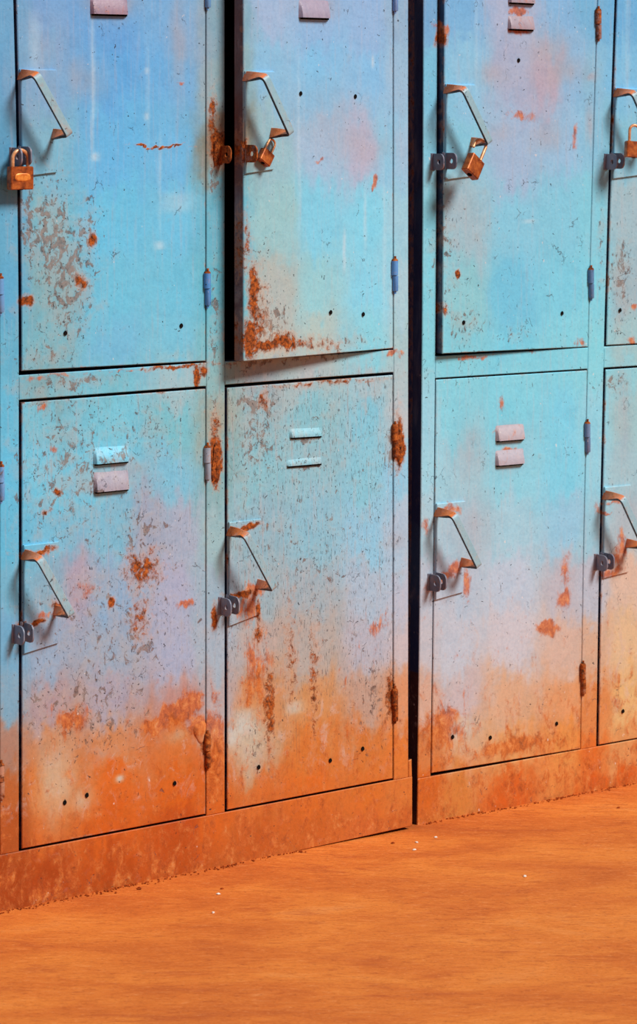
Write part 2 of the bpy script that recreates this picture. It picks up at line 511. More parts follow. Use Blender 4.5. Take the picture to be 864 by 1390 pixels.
M_PAINT = painted_metal()
M_SOIL = soil_mat()
M_BRASS = simple_mat('tarnished_brass', [(.3, (92, 38, 14)), (.5, (168, 82, 30)), (.75, (214, 122, 52))], 90, .42, .35, .3, .0006, .5)
M_BRASS_L = simple_mat('bright_brass', [(.3, (200, 100, 34)), (.6, (240, 150, 60))], 160, .4, .2, .4, .0006, .5)
M_SHACK = simple_mat('worn_shackle_steel', [(.3, (176, 96, 52)), (.55, (226, 160, 108)), (.8, (244, 214, 184))], 110, .35, .25, .3, .0005, .6)
M_HOLE = simple_mat('black_hole_and_shade', [(.3, (8, 7, 7)), (.7, (22, 16, 14))], 60, .9, 0, .1, .0005, .1)
M_TAB = simple_mat('dull_grey_steel', [(.25, (58, 52, 60)), (.5, (96, 96, 112)), (.75, (134, 132, 146))], 130, .5, .1, .4, .0006, .4)
M_CORE = simple_mat('darkened_inner_sheet', [(.3, (38, 14, 10)), (.55, (84, 34, 22)), (.8, (120, 58, 36))], 30, .8, 0, .3, .001, .2)  # inner sheets coloured dark brown to deepen the shade behind the gaps
M_WALL = simple_mat('rough_wall_plaster', [(.3, (92, 70, 56)), (.7, (138, 108, 86))], 12, .9, 0, .4, .003, .1)
M_CHIP = simple_mat('pale_stone', [(.3, (205, 190, 175)), (.7, (245, 235, 225))], 200, .7, 0, .3, .0005, .3)
M_CLOD = simple_mat('dry_soil_clod', [(.3, (110, 44, 16)), (.7, (190, 88, 34))], 120, .9, 0, .5, .001, .1)

# ------------------------------------------------------------------ mesh helpers
ORIGIN = {}
def link(name, verts, faces, mat, parent=None, origin=(0, 0, 0), kind='hw', rust=None, smooth=True, tint=None, dust=None, angle=35):
    """verts in unrotated world space; object origin at origin; painted attributes from where the point stands"""
    V = np.asarray(verts, float)
    me = bpy.data.meshes.new(name)
    O = np.array(origin, float)
    me.from_pydata([tuple(v) for v in (V - O)], [], [tuple(f) for f in faces])
    me.update()
    me.materials.append(mat)
    if smooth:
        me.polygons.foreach_set('use_smooth', [True] * len(me.polygons))
        me.set_sharp_from_angle(angle=math.radians(angle))
    if mat is M_PAINT:
        t, r, g, s, d = paint(V[:, 0], V[:, 2])
        if tint is not None: t = np.tile(lin(tint), (len(V), 1)) if np.ndim(tint) == 1 else tint
        if rust is not None: r = np.broadcast_to(rust, (len(V),))
        if dust is not None: d = np.broadcast_to(dust, (len(V),))
        a = me.attributes.new('tint', 'FLOAT_COLOR', 'POINT'); a.data.foreach_set('color', np.c_[t, np.ones(len(V))].astype('f').ravel())
        for nm, arr in (('rust', r), ('grime', g), ('streak', s), ('dust', d)):
            a = me.attributes.new(nm, 'FLOAT', 'POINT'); a.data.foreach_set('value', np.ascontiguousarray(arr, dtype='f'))
        a = me.attributes.new('cp', 'FLOAT_VECTOR', 'POINT'); a.data.foreach_set('vector', V.astype('f').ravel())
    o = bpy.data.objects.new(name, me); COL.objects.link(o)
    if parent is not None:
        o.parent = parent
        po = ORIGIN[parent.name]
        o.location = Vector(origin) - Vector(po)
    else:
        o.location = origin
    ORIGIN[o.name] = tuple(origin)
    return o

def thing(name, label, cat, loc, group=None):
    o = bpy.data.objects.new(name, None); COL.objects.link(o); o.location = loc
    o.empty_display_size = .1
    o['label'] = label; o['category'] = cat
    if group: o['group'] = group
    ORIGIN[o.name] = tuple(loc)
    return o
def tag(o, label, cat, group=None, kind=None):
    o['label'] = label; o['category'] = cat
    if group: o['group'] = group
    if kind: o['kind'] = kind

def axis_vals(n_len, step):
    ch = .0014
    m = max(2, int(round((n_len) / step)))
    inner = np.linspace(ch, n_len - ch, m + 1)
    return np.concatenate([[0, 0, 0], inner, [n_len] * 3])

def panel(corners, wf, th, step, warp, hfun=None, back=True):
    """sheet-metal pan: corners bl, br, tr, tl in cabinet coordinates; front at wf, folded edges th deep"""
    bl, br, tr, tl = [np.array(c, float) for c in corners]
    Lu = np.linalg.norm(br - bl); Lz = np.linalg.norm(tl - bl)
    us = axis_vals(Lu, step); zs = axis_vals(Lz, step)
    nu, nz = len(us), len(zs)
    U, Z = np.meshgrid(us / Lu, zs / Lz, indexing='ij')
    P = (bl[None, None] * ((1 - U) * (1 - Z))[..., None] + br * (U * (1 - Z))[..., None] + tr * (U * Z)[..., None] + tl * ((1 - U) * Z)[..., None])
    ch = .0014
    def prof(n):
        p = np.zeros(n); p[0] = p[-1] = -th; p[1] = p[-2] = -.0032; p[2] = p[-3] = -ch; return p
    pu = prof(nu)[:, None]; pz = prof(nz)[None, :]
    h = np.minimum(pu, pz)
    ins = (h == 0)
    uu, zz = warp(P[..., 0], P[..., 1])
    # gentle unevenness of old sheet
    d = .0022 * fbm(uu * 9 + wf * 7, zz * 7, 3) + .0006 * fbm(uu * 45, zz * 45, 2)
    edge = np.minimum(np.minimum(U, 1 - U) * Lu, np.minimum(Z, 1 - Z) * Lz)
    h = h + np.where(h > -th, d * np.clip(edge / .03, .25, 1), 0)
    # slightly ragged rim
    W = wf + h
    if hfun is not None: W = W + np.where(ins, hfun(P[..., 0], P[..., 1]), 0)
    V = np.stack([uu, -W, zz], -1).reshape(-1, 3)
    idx = np.arange(nu * nz).reshape(nu, nz)
    F = np.stack([idx[:-1, :-1], idx[1:, :-1], idx[1:, 1:], idx[:-1, 1:]], -1).reshape(-1, 4).tolist()
    if back:
        # rear sheet: perimeter ring closed with one face strip
        ring = list(idx[:, 0]) + list(idx[-1, 1:]) + list(idx[-2::-1, -1]) + list(idx[0, -2:0:-1])
        F.append([int(i) for i in ring[::-1]])
    return V, F

def merge(parts):
    V = []; F = []; o = 0
    for v, f in parts:
        V.append(np.asarray(v, float)); F += [[i + o for i in q] for q in f]; o += len(v)
    return np.concatenate(V), F

def box(x0, x1, y0, y1, z0, z1):
    v = [(x, y, z) for x in (x0, x1) for y in (y0, y1) for z in (z0, z1)]
    f = [(0, 1, 3, 2), (4, 6, 7, 5), (0, 4, 5, 1), (2, 3, 7, 6), (0, 2, 6, 4), (1, 5, 7, 3)]
    return v, f

def tube(path, r, n=12, caps=True):
    P = [Vector(p) for p in path]; V = []; F = []
    up = None
    for i, p in enumerate(P):
        t = (P[min(i + 1, len(P) - 1)] - P[max(i - 1, 0)]).normalized()
        if up is None:
            a = Vector((0, 0, 1)) if abs(t.z) < .9 else Vector((1, 0, 0))
            up = (a - t * a.dot(t)).normalized()
        else: up = (up - t * up.dot(t)).normalized()
        s = t.cross(up); rr = r[i] if hasattr(r, '__len__') else r
        for k in range(n):
            a = 2 * math.pi * k / n
            V.append(tuple(p + up * math.cos(a) * rr + s * math.sin(a) * rr))
    for i in range(len(P) - 1):
        for k in range(n):
            F.append((i * n + k, i * n + (k + 1) % n, (i + 1) * n + (k + 1) % n, (i + 1) * n + k))
    if caps:
        F.append(tuple(range(n))[::-1]); F.append(tuple((len(P) - 1) * n + k for k in range(n)))
    return V, F

def rounded_corner(a, b, c, r, n=6):
    """points around corner b with fillet r"""
    a, b, c = Vector(a), Vector(b), Vector(c)
    d1 = (a - b).normalized(); d2 = (c - b).normalized()
    ang = d1.angle(d2); t = r / math.tan(ang / 2)
    p1 = b + d1 * t; p2 = b + d2 * t
    pts = []
    for i in range(n + 1):
        s = i / n
        pts.append((p1 * (1 - s) + b * s) * (1 - s) + (b * (1 - s) + p2 * s) * s)
    return pts

def strap(path, width_dir, width, thick):
    """flat bar bent along path"""
    P = [Vector(p) for p in path]; V = []; F = []
    wds = [Vector(q).normalized() for q in (width_dir if isinstance(width_dir, list) else [width_dir] * len(P))]
    b = .0006; wl = width if hasattr(width, '__len__') else [width] * len(P)
    for i, p in enumerate(P):
        t = (P[min(i + 1, len(P) - 1)] - P[max(i - 1, 0)]).normalized()
        wd = wds[i]; wd = (wd - t * wd.dot(t)).normalized(); nrm = t.cross(wd).normalized()
        hw, ht = wl[i] / 2, thick / 2
        for (x, y) in ((-hw + b, -ht), (hw - b, -ht), (hw, -ht + b), (hw, ht - b), (hw - b, ht), (-hw + b, ht), (-hw, ht - b), (-hw, -ht + b)):
            V.append(tuple(p + wd * x + nrm * y))
    n = 8
    for i in range(len(P) - 1):
        for k in range(n):
            F.append((i * n + k, i * n + (k + 1) % n, (i + 1) * n + (k + 1) % n, (i + 1) * n + k))
    F.append(tuple(range(n))[::-1]); F.append(tuple((len(P) - 1) * n + k for k in range(n)))
    return V, F

# ------------------------------------------------------------------ cabinet shapes
def warp_left(u, z):
    u = np.asarray(u, float); z = np.asarray(z, float)
    q = np.clip((z - .9) / .74, 0, 2)
    return u - .012 * q * q * np.clip(1 - u / .4, 0, 2.5), z
def warp_right(u, z):
    u = np.asarray(u, float); z = np.asarray(z, float)
    q = (z - .1) / 1.54; q = np.where(z > .1, q, 0) ** 2
    return .958 + u * (1 + .075 * q) + .018 * (z - .1) - .010 * q, z - .012 * u * np.clip(z * 3 + .5, 0, 1)

class Cab: pass
LEFT = Cab(); LEFT.warp = warp_left; LEFT.w = 0.0
LEFT.cols = [(-.4445, -.0405), (-.0015, .4010), (.4430, .8465)]
LEFT.u0, LEFT.u1 = -.483, .8835
LEFT.zs = (.1005, .9055, .9495, 1.7525, 1.80)
RIGHT = Cab(); RIGHT.warp = warp_right; RIGHT.w = W_RIGHT
RIGHT.cols = [(-.0015, .4015), (.4460, .8500)]
RIGHT.u0, RIGHT.u1 = -.035, .886
RIGHT.zs = (.0875, .8845, .9290, 1.7320, 1.78)

def P3(cab, lu, lz, w):
    u, z = cab.warp(np.array([lu]), np.array([lz]))
    return (float(u[0]), -(cab.w + w), float(z[0]))

def louver(cab, u0, u1, zlip, height, prot, parent, slope=0.0, tint=None, dust=None):
    nu, nt = 18, 9; V = []; F = []
    for j in range(nt + 1):
        t = j / nt
        for i in range(nu + 1):
            s = i / nu
            e = min(s, 1 - s) * (u1 - u0) / .008
            ep = math.sqrt(max(0, 1 - (1 - min(e, 1)) ** 2))
            w = prot * (math.sin(t * math.pi / 2) ** 1.15) * ep
            V.append(P3(cab, u0 + (u1 - u0) * s, zlip + slope * (s - .5) + height * (1 - t), w + .0006))
    base = len(V)
    for i in range(nu + 1):
        s = i / nu
        V.append(P3(cab, u0 + (u1 - u0) * s, zlip + slope * (s - .5) + .0012, -.002))
    top = len(V)
    for i in range(nu + 1):
        s = i / nu
        V.append(P3(cab, u0 + (u1 - u0) * s, zlip + slope * (s - .5) + height, -.002))
    for j in range(nt):
        for i in range(nu):
            a = j * (nu + 1) + i
            F.append((a, a + nu + 1, a + nu + 2, a + 1))
    for i in range(nu):
        a = nt * (nu + 1) + i
        F.append((a, base + i, base + i + 1, a + 1))
        F.append((i, i + 1, top + i + 1, top + i))
    nf = len(F); b2 = len(V)
    for i in range(nu + 1):
        s = i / nu
        for (w_, z_) in ((.0036, .0016), (.0036, -.0034)):
            V.append(P3(cab, u0 + (u1 - u0) * (.03 + .94 * s), zlip + slope * (s - .5) + z_, w_))
    for i in range(nu): F.append((b2 + 2 * i, b2 + 2 * i + 1, b2 + 2 * i + 3, b2 + 2 * i + 2))
    o = link('louver', V, F, M_PAINT, parent, origin=P3(cab, u0, zlip, 0), tint=tint, dust=dust, rust=.1 if tint else None)
    o.data.materials.append(M_HOLE)                       # open slit and the hood's shadow, painted as one black strip
    for k in range(nf, len(F)): o.data.polygons[k].material_index = 1
    return o

def tab_plate(cab, u, zc, prot, height, parent, name, rust, shape=0.35, mat=None, bend=0.0):
    """lug standing out from the sheet: rounded plate with a padlock hole, normal across the door"""
    n = 40; th = .0028
    cw, cz = prot * .58, 0.0; hr = .0048
    out = []
    hh = height / 2; r = height * shape
    for k in range(n):
        a = 2 * math.pi * k / n
        dx, dz = math.cos(a), math.sin(a)
        # ray from hole centre to rounded rectangle [ -cw , prot-cw ] x [-hh,hh] with rounding on the outer corners
        t = 1e9
        if dx > 1e-6: t = min(t, (prot - cw) / dx)
        if dx < -1e-6: t = min(t, (-cw - .002) / dx)
        if dz > 1e-6: t = min(t, hh / dz)
        if dz < -1e-6: t = min(t, -hh / dz)
        x, z = dx * t, dz * t
        cx = prot - cw - r
        if x > cx and abs(z) > hh - r:
            # intersect with corner circle
            c0 = np.array([cx, math.copysign(hh - r, z)]); d = np.array([dx, dz])
            bq = d @ c0; cq = c0 @ c0 - r * r; disc = max(bq * bq - cq, 0)
            t = bq + math.sqrt(disc); x, z = dx * t, dz * t
        out.append((x, z))
    V = []; F = []
    for side in (-1, 1):
        for (x, z) in out: V.append(P3(cab, u + side * th / 2 + bend * (x + cw) , zc + z, cw + x))
        for k in range(n):
            a = 2 * math.pi * k / n
            V.append(P3(cab, u + side * th / 2 + bend * cw, zc + math.sin(a) * hr, cw + math.cos(a) * hr))
    for s, o in ((0, 0), (1, 2 * n)):
        for k in range(n):
            k2 = (k + 1) % n
            q = (o + k, o + k2, o + n + k2, o + n + k)
            F.append(q if s == 1 else q[::-1])
    for k in range(n):
        k2 = (k + 1) % n
        F.append((k, k2, 2 * n + k2, 2 * n + k))
        F.append((n + k, 3 * n + k, 3 * n + k2, n + k2))
    # weld foot
    fv, ff = [], []
    for (a, b_) in ((-.006, -hh - .001), (.006, -hh - .001), (.006, hh + .001), (-.006, hh + .001)):
        fv.append(P3(cab, u + a, zc + b_, -.001))
    for (a, b_) in ((-.0035, -hh), (.0035, -hh), (.0035, hh), (-.0035, hh)):
        fv.append(P3(cab, u + a, zc + b_, .0028))
    ff = [(4, 5, 6, 7), (0, 1, 5, 4), (1, 2, 6, 5), (2, 3, 7, 6), (3, 0, 4, 7), (3, 2, 1, 0)]
    V, F = merge([(V, F), (fv, ff)])
    if mat is None: mat = M_PAINT
    kw = {}
    if mat is M_PAINT:
        V = np.asarray(V); rr = np.full(len(V), rust)
        kw = dict(rust=rr, tint=(112, 112, 128), dust=.1)
    return link(name, V, F, mat, parent, origin=P3(cab, u, zc, 0), angle=30, **kw)

def handle(cab, ul, zb, parent, paint_tint=(140, 176, 188)):
    """bent flat-bar pull: two legs standing out of the door joined by a slanting grip"""
    A = Vector(P3(cab, ul + .0035, zb + .529 + (.007 if zb > .5 else 0), -.001)); B = Vector(P3(cab, ul + .066, zb + .423 + (.007 if zb > .5 else 0), -.001))
    out = Vector((0, -1, 0)); p = .058
    A2, B2 = A + out * p, B + out * (p + .003)
    diag = (B - A).normalized(); wd = Vector((-diag.z, 0, diag.x)) * -1
    if wd.x < 0: wd = -wd
    path = [A] + [A + out * (.12 * j) * p for j in range(1, 7)] + rounded_corner(A, A2, B2, .011, 7)
    mid0, mid1 = path[-1], None
    rc = rounded_corner(A2, B2, B, .005, 6)
    for k in range(1, 12): path.append(mid0.lerp(rc[0], k / 12))
    path += rc + [B + out * (.12 * j) * p for j in range(6, 0, -1)] + [B]
    wl = []; wdl = []
    for q in path:
        d_ = -q.y - cab.w
        k_ = min(max((p - .010 - d_) / (p * .7), 0), 1)
        wl.append(.0150 + .0045 * k_); wdl.append(wd.lerp(Vector((.16, 0, .98)), k_ * .9))
    V, F = strap(path, wdl, wl, .0062)
    V = np.array(V)
    # rusty legs, worn paint on the grip
    wdist = (-V[:, 1] - cab.w)
    along = (V - np.array(A)) @ np.array(diag)
    L = (B - A).length
    rust = np.clip(1.3 - (wdist - .053) / .006 * 1.1, .2, 1.3)
    rust = np.where((wdist > .05) & (along > .8 * L), np.maximum(rust, .3), rust)
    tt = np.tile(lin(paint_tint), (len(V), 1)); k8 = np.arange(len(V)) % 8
    shade_edge = (k8 == 6) | (k8 == 7); tt[shade_edge] = lin((34, 26, 26)); leg = rust > .6; tt[leg & ~shade_edge] = lin((222, 118, 50)); rust = np.where(shade_edge, .12, np.where(leg, .26, rust))   # inner edge of the bar painted dark as its shade
    return link('handle', V, F, M_PAINT, parent, origin=tuple((A + B) / 2), rust=rust, tint=tt, dust=np.where(shade_edge, 0, np.where(leg, .5, .25)), angle=30)

def hinge(cab, u, zc, parent, rust=.12, tint=(100, 152, 205)):
    c = P3(cab, u, zc, .0045)
    V1, F1 = tube([(c[0], c[1], c[2] + .0005), (c[0], c[1], c[2] + .0015), (c[0], c[1], c[2] + .0285), (c[0], c[1], c[2] + .0300), (c[0], c[1], c[2] + .033)], [.0055, .0066, .0066, .0066, .0050], 16)
    V2, F2 = tube([(c[0] + .0018, c[1], c[2] - .031), (c[0] + .0018, c[1], c[2] - .029), (c[0] + .0018, c[1], c[2] - .0005)], [.0045, .0056, .0056], 14)
    V3, F3 = tube([(c[0] + .001, c[1], c[2] - .036), (c[0] + .001, c[1], c[2] + .0385)], .0024, 10)
    V, F = merge([(V1, F1), (V2, F2), (V3, F3)])
    r = np.where(V[:, 2] > c[2] + .0295, .85, rust)
    return link('hinge', V, F, M_PAINT, parent, origin=c, rust=r, tint=tint, angle=40)

def screw_hole(cab, lu, lz, parent, r=.0032):
    V = []; F = []; n = 12
    for ring, (rr, w) in enumerate(((r * 1.25, .0004), (r * 1.05, .0016), (r * .8, .0010))):
        for k in range(n):
            a = 2 * math.pi * k / n
            V.append(P3(cab, lu + math.cos(a) * rr * .95, lz + math.sin(a) * rr * 1.15, w + .0022))
    for q in range(2):
        for k in range(n):
            F.append((q * n + k, q * n + (k + 1) % n, (q + 1) * n + (k + 1) % n, (q + 1) * n + k))
    F.append(tuple(2 * n + k for k in range(n)))
    return link('screw_hole', V, F, M_HOLE, parent, origin=P3(cab, lu, lz, 0), smooth=False)

def handle_plate(cab, ul, zb, parent, tilt=0.0):
    c = [(ul + .0015, zb + .355 - tilt), (ul + .073, zb + .360 + tilt), (ul + .075, zb + .546), (ul + .0015, zb + .546)]
    V, F = panel(c, cab.w + .0060, .0052, .0045, cab.warp, back=False)
    return link('handle_plate', V, F, M_PAINT, parent, origin=P3(cab, ul, zb + .355, 0))

def door(cab, unit, col, row, gaps=(.0054, .0026, .0034, .0050), corner=(0, 0, 0, 0), angle=0.0, louvers=(), holes=(), th=.024,
         hinges=True, dent=None, tilt=.001):
    """gaps left, right, bottom, top; corner = lift of bl, br, tr, tl corners; angle opens about the right-hand hinge"""
    ul, ur = cab.cols[col]; z0, z1 = (cab.zs[0], cab.zs[1]) if row == 0 else (cab.zs[2], cab.zs[3])
    gl, gr, gb, gt = gaps
    a0, a1, b0, b1 = ul + gl, ur - gr, z0 + gb, z1 - gt
    cs = [(a0, b0 + corner[0]), (a1, b0 + corner[1]), (a1, b1 + corner[2]), (a0, b1 + corner[3])]
    V, F = panel(cs, cab.w + .0012, th, .0040, cab.warp, dent)
    org = P3(cab, a1, b0, 0)
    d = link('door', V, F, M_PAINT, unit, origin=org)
    fr = np.abs(-V[:, 1] - cab.w) < .008
    ul_, zl_ = V[:, 0], V[:, 2]
    q0 = np.array([P3(cab, *c_, 0) for c_ in cs])
    dz = np.minimum(zl_ - np.interp(ul_, q0[:2, 0], q0[:2, 2]), np.interp(ul_, q0[[3, 2], 0], q0[[3, 2], 2]) - zl_)
    du = np.minimum(ul_ - np.interp(zl_, q0[[0, 3], 2], q0[[0, 3], 0]), np.interp(zl_, q0[[1, 2], 2], q0[[1, 2], 0]) - ul_)
    e_ = np.clip(1 - np.minimum(dz, du) / .006, 0, 1)
    wear = e_ * np.clip(.42 + 1.6 * fbm(ul_ * 40, zl_ * 40, 3), 0, 1)
    for nm, k_ in (('rust', .62), ('grime', .9)):
        at_ = d.data.attributes[nm]; a_ = np.zeros(len(V), 'f'); at_.data.foreach_get('value', a_)
        a_ = np.maximum(a_, np.where(fr, wear * k_, 0)).astype('f'); at_.data.foreach_set('value', a_)
    if True:
        # shade of the gaps painted into the folded edges, with rust brown when ajar
        me = d.data; at_ = me.attributes['rust']; arr = np.zeros(len(V), 'f'); at_.data.foreach_get('value', arr)
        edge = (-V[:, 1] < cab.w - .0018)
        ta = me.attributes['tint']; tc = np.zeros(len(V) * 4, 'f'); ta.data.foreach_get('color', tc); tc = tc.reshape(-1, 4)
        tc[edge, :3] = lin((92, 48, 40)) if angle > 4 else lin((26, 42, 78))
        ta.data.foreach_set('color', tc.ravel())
    handle_plate(cab, a0, z0, d, tilt)
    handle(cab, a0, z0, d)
    tab_plate(cab, a0 + .0030, z0 + .392, .036, .033, d, 'padlock_lug', .25 if angle < 4 else .75)
    for (lu0, lu1, zl, hh, pr, sl, *ex) in louvers:
        louver(cab, ul + lu0, ul + lu1, z0 + zl, hh, pr, d, sl, *ex)
    for (hx, hz) in holes:
        screw_hole(cab, hx, hz, d)
    d.rotation_euler = (0, 0, -math.radians(-angle))
    return d

def inv_right(x, y):
    u, z = at(x, y, W_RIGHT)
    lu = u - .958
    for _ in range(12):
        uu, zz = warp_right(np.array([lu]), np.array([z]))
        lu += u - float(uu[0])
    lz = z + .012 * lu * min(max(z * 3 + .5, 0), 1)
    return lu, lz
def HL(*pts): return [at(*p) for p in pts]
def HR(*pts): return [inv_right(*p) for p in pts]

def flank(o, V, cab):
    # folded edges tinted dark to put the shade of the gaps into the colour
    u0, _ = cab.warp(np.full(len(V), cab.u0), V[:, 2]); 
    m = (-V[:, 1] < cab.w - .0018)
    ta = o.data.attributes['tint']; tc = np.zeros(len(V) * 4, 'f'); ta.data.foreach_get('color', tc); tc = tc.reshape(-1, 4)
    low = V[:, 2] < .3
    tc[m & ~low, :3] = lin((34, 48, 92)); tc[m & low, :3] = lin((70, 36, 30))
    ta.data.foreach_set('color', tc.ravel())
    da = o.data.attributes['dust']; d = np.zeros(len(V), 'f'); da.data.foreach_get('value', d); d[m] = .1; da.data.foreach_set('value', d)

def cabinet(cab, label, depth=.42):
    base = P3(cab, cab.u0, 0, 0)
    unit = thing('locker_cabinet', label, 'locker', (base[0], base[1], 0.0))
    zb, zm0, zm1, zt, ztop = cab.zs
    parts = []
    def rect(a, b, c, d, w=0.0): return panel([(a, c), (b, c), (b, d), (a, d)], cab.w + w, .030, .0045, cab.warp)
    edges = [cab.u0] + [v for c in cab.cols for v in c] + [cab.u1]
    posts = [(edges[i], edges[i + 1]) for i in range(0, len(edges), 2)]
    for (a, b) in posts: parts.append(rect(a, b, zb, ztop))
    for (a, b) in cab.cols:
        parts.append(rect(a, b, zm0, zm1)); parts.append(rect(a, b, zt, ztop))
    V, F = merge(parts)
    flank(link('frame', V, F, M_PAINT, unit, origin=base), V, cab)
    # plinth under the doors
    if cab is LEFT:
        def pw(u, z):
            u = np.asarray(u, float); z = np.asarray(z, float)
            lift = np.interp(u, [.55, .70, .895], [0, .0012, .003])
            return u, z + lift * np.clip(1 - z / .1, 0, 1)
        pp = [panel([(cab.u0, -.004), (.8930, .0), (.8930, zb), (cab.u0, zb)], .0008, .030, .0045, pw),
              panel([(cab.u1, zb), (.8925, zb), (.8915, .1355), (cab.u1, .1340)], .0006, .030, .003, pw)]
        V, F = merge(pp)
    else:
        V, F = panel([(cab.u0, -.010), (cab.u1, -.016), (cab.u1, zb), (cab.u0, zb)], cab.w + .0008, .030, .0045, cab.warp)
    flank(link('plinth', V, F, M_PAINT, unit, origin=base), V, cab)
    # carcass: sides, rear sheet, top, dividers and shelves
    def plate(a0, a1, w0, w1, z0, z1, step=.06):
        ns = max(1, int((z1 - z0) / step)); V = []; F = []
        for k in range(ns + 1):
            z = z0 + (z1 - z0) * k / ns
            for (a, w) in ((a0, w0), (a1, w0), (a1, w1), (a0, w1)): V.append(P3(cab, a, z, w))
        for k in range(ns):
            for q in range(4):
                F.append((k * 4 + q, k * 4 + (q + 1) % 4, k * 4 + 4 + (q + 1) % 4, k * 4 + 4 + q))
        F.append((3, 2, 1, 0)); F.append(tuple(ns * 4 + q for q in range(4)))
        return V, F
    sides2 = [plate(cab.u0, cab.u0 + .0012, -.0305, -depth, .0, ztop), plate(cab.u1 - .0012, cab.u1, -.0305, -depth, .002, ztop)]
    for V, F in sides2:
        link('side_panel', V, F, M_PAINT, unit, origin=base, rust=.42, tint=(34, 48, 92), dust=.1)  # navy tint paints in the shade of the gap beside the cabinet
    V, F = plate(cab.u0 + .0015, cab.u1 - .0015, -depth + .004, -depth, .0, ztop)
    link('rear_panel', V, F, M_CORE, unit, origin=base)
    V, F = plate(cab.u0 + .0015, cab.u1 - .0015, -.0305, -depth + .005, ztop - .003, ztop - .001)
    link('top_panel', V, F, M_PAINT, unit, origin=base)
    for (a, b) in posts[1:-1]:
        V, F = plate((a + b) / 2 - .0015, (a + b) / 2 + .0015, -.0305, -depth + .005, zb, ztop - .004)
        link('divider', V, F, M_CORE, unit, origin=base)
    for zz in (zb - .006, (zm0 + zm1) / 2):
        for i, (a, b) in enumerate(cab.cols):
            V, F = plate(a - .017, b + .017, -.0305, -depth + .005, zz - .0015, zz + .0015)
            link('shelf', V, F, M_CORE, unit, origin=base)
    return unit

# ---- left-hand cabinet
L1 = cabinet(LEFT, 'blue steel locker cabinet left of the dark gap, one upper door ajar')
UB = LEFT.cols[1][0]; UC = LEFT.cols[2][0]; UD = 0.0

door(LEFT, L1, 0, 0); door(LEFT, L1, 0, 1)
dB1 = door(LEFT, L1, 1, 1, corner=(.0045, 0, 0, .002), louvers=((.153, .232, .648, .036, .010, 0, (150, 125, 142), .42), (.153, .232, .700, .036, .010, 0, (150, 125, 142), .42)), holes=HL((88, 452), (245, 442)))
dB0 = door(LEFT, L1, 1, 0, gaps=(.0054, .0026, .0040, .0048), louvers=((.153, .230, .679, .030, .0095, .0), (.154, .230, .628, .036, .010, 0, (158, 148, 162), .22)), holes=HL((87, 1089), (236, 1063), (117, 1079)), tilt=.003)
dC1 = door(LEFT, L1, 2, 1, angle=7.0, louvers=((.145, .226, .650, .036, .010, 0, (156, 146, 166), .25), (.145, .226, .702, .036, .010, 0, (156, 146, 166), .25)), holes=HL((487, 426), (438, 423), (475, 131), (393, 127)), th=.026)
dC0 = door(LEFT, L1, 2, 0, gaps=(.0050, .0030, .0040, .0052), louvers=((.148, .226, .694, .018, .0065, -.002), (.140, .226, .640, .014, .0045, -.001)), holes=HL((350, 1041), (491, 1016), (447, 1032)), corner=(0, 0, 0, -.001), tilt=.005)
# ---- right-hand cabinet
R1 = cabinet(RIGHT, 'blue steel locker cabinet right of the dark gap, leaning slightly right')
dD1 = door(RIGHT, R1, 0, 1, gaps=(.0040, .0015, .0020, .0030), corner=(.004, 0, 0, 0), angle=2.2,
           louvers=((.163, .232, .662, .030, .010, 0, (160, 140, 150), .50), (.163, .232, .716, .030, .010, 0, (160, 140, 150), .50)), holes=HR((760, 425), (622, 437), (699, 82)), th=.026)
dD0 = door(RIGHT, R1, 0, 0, gaps=(.0015, .0020, .0020, .0030), corner=(.0045, 0, 0, 0),
           louvers=((.155, .232, .662, .032, .010, 0, (176, 160, 166), .46), (.155, .232, .612, .032, .010, 0, (172, 162, 172), .40)), holes=HR((613, 1000), (754, 982), (664, 1001)), tilt=.002)
dE1 = door(RIGHT, R1, 1, 1, gaps=(.0055, .0015, .0030, .0030), holes=HR((840, 421)))
dE0 = door(RIGHT, R1, 1, 0, gaps=(.0055, .0015, .0030, .0040), holes=HR((844, 965)))

# ---- lugs and hinges welded to the frames
for cab, unit in ((LEFT, L1), (RIGHT, R1)):
    for ci, (a, b) in enumerate(cab.cols):
        for row in (0, 1):
            z0 = cab.zs[0] if row == 0 else cab.zs[2]
            u = a - .0105
            rusty = .25
            if cab is LEFT and ci == 2 and row == 1: rusty = 1.1
            tab_plate(cab, u, z0 + .390, .036, .033, unit, 'frame_lug', rusty, shape=.38)
def hinge_at(cab, unit, col, x, y, **k):
    b = cab.cols[col][1]
    if cab is LEFT: lu, lz = at(x, y)
    else: lu, lz = inv_right(x, y)
    return hinge(cab, b - .0012, lz, unit, **k)
hinge_at(LEFT, L1, 0, 3, 400); hinge_at(LEFT, L1, 0, 3, 655); hinge_at(LEFT, L1, 0, 3, 1060, tint=(175, 125, 105), rust=.5)
hinge_at(LEFT, L1, 1, 281, -12); hinge_at(LEFT, L1, 1, 280, 392, tint=(72, 138, 205)); hinge_at(LEFT, L1, 1, 283, 628, tint=(150, 160, 176), rust=.3)
hinge_at(LEFT, L1, 1, 280, 1019, tint=(200, 100, 45), rust=.8)
hinge_at(LEFT, L1, 2, 537, -6, tint=(100, 140, 200)); hinge_at(LEFT, L1, 2, 534, 374, tint=(88, 145, 208)); hinge_at(LEFT, L1, 2, 535, 598, rust=.85, tint=(120, 110, 120))
hinge_at(LEFT, L1, 2, 534, 957, rust=.95, tint=(150, 80, 50))
hinge_at(RIGHT, R1, 0, 805, 33, tint=(130, 110, 120), rust=.6); hinge_at(RIGHT, R1, 0, 794, 385, tint=(80, 120, 165)); hinge_at(RIGHT, R1, 0, 789, 594, tint=(98, 120, 160)); hinge_at(RIGHT, R1, 0, 785, 922, rust=.7, tint=(170, 110, 80))
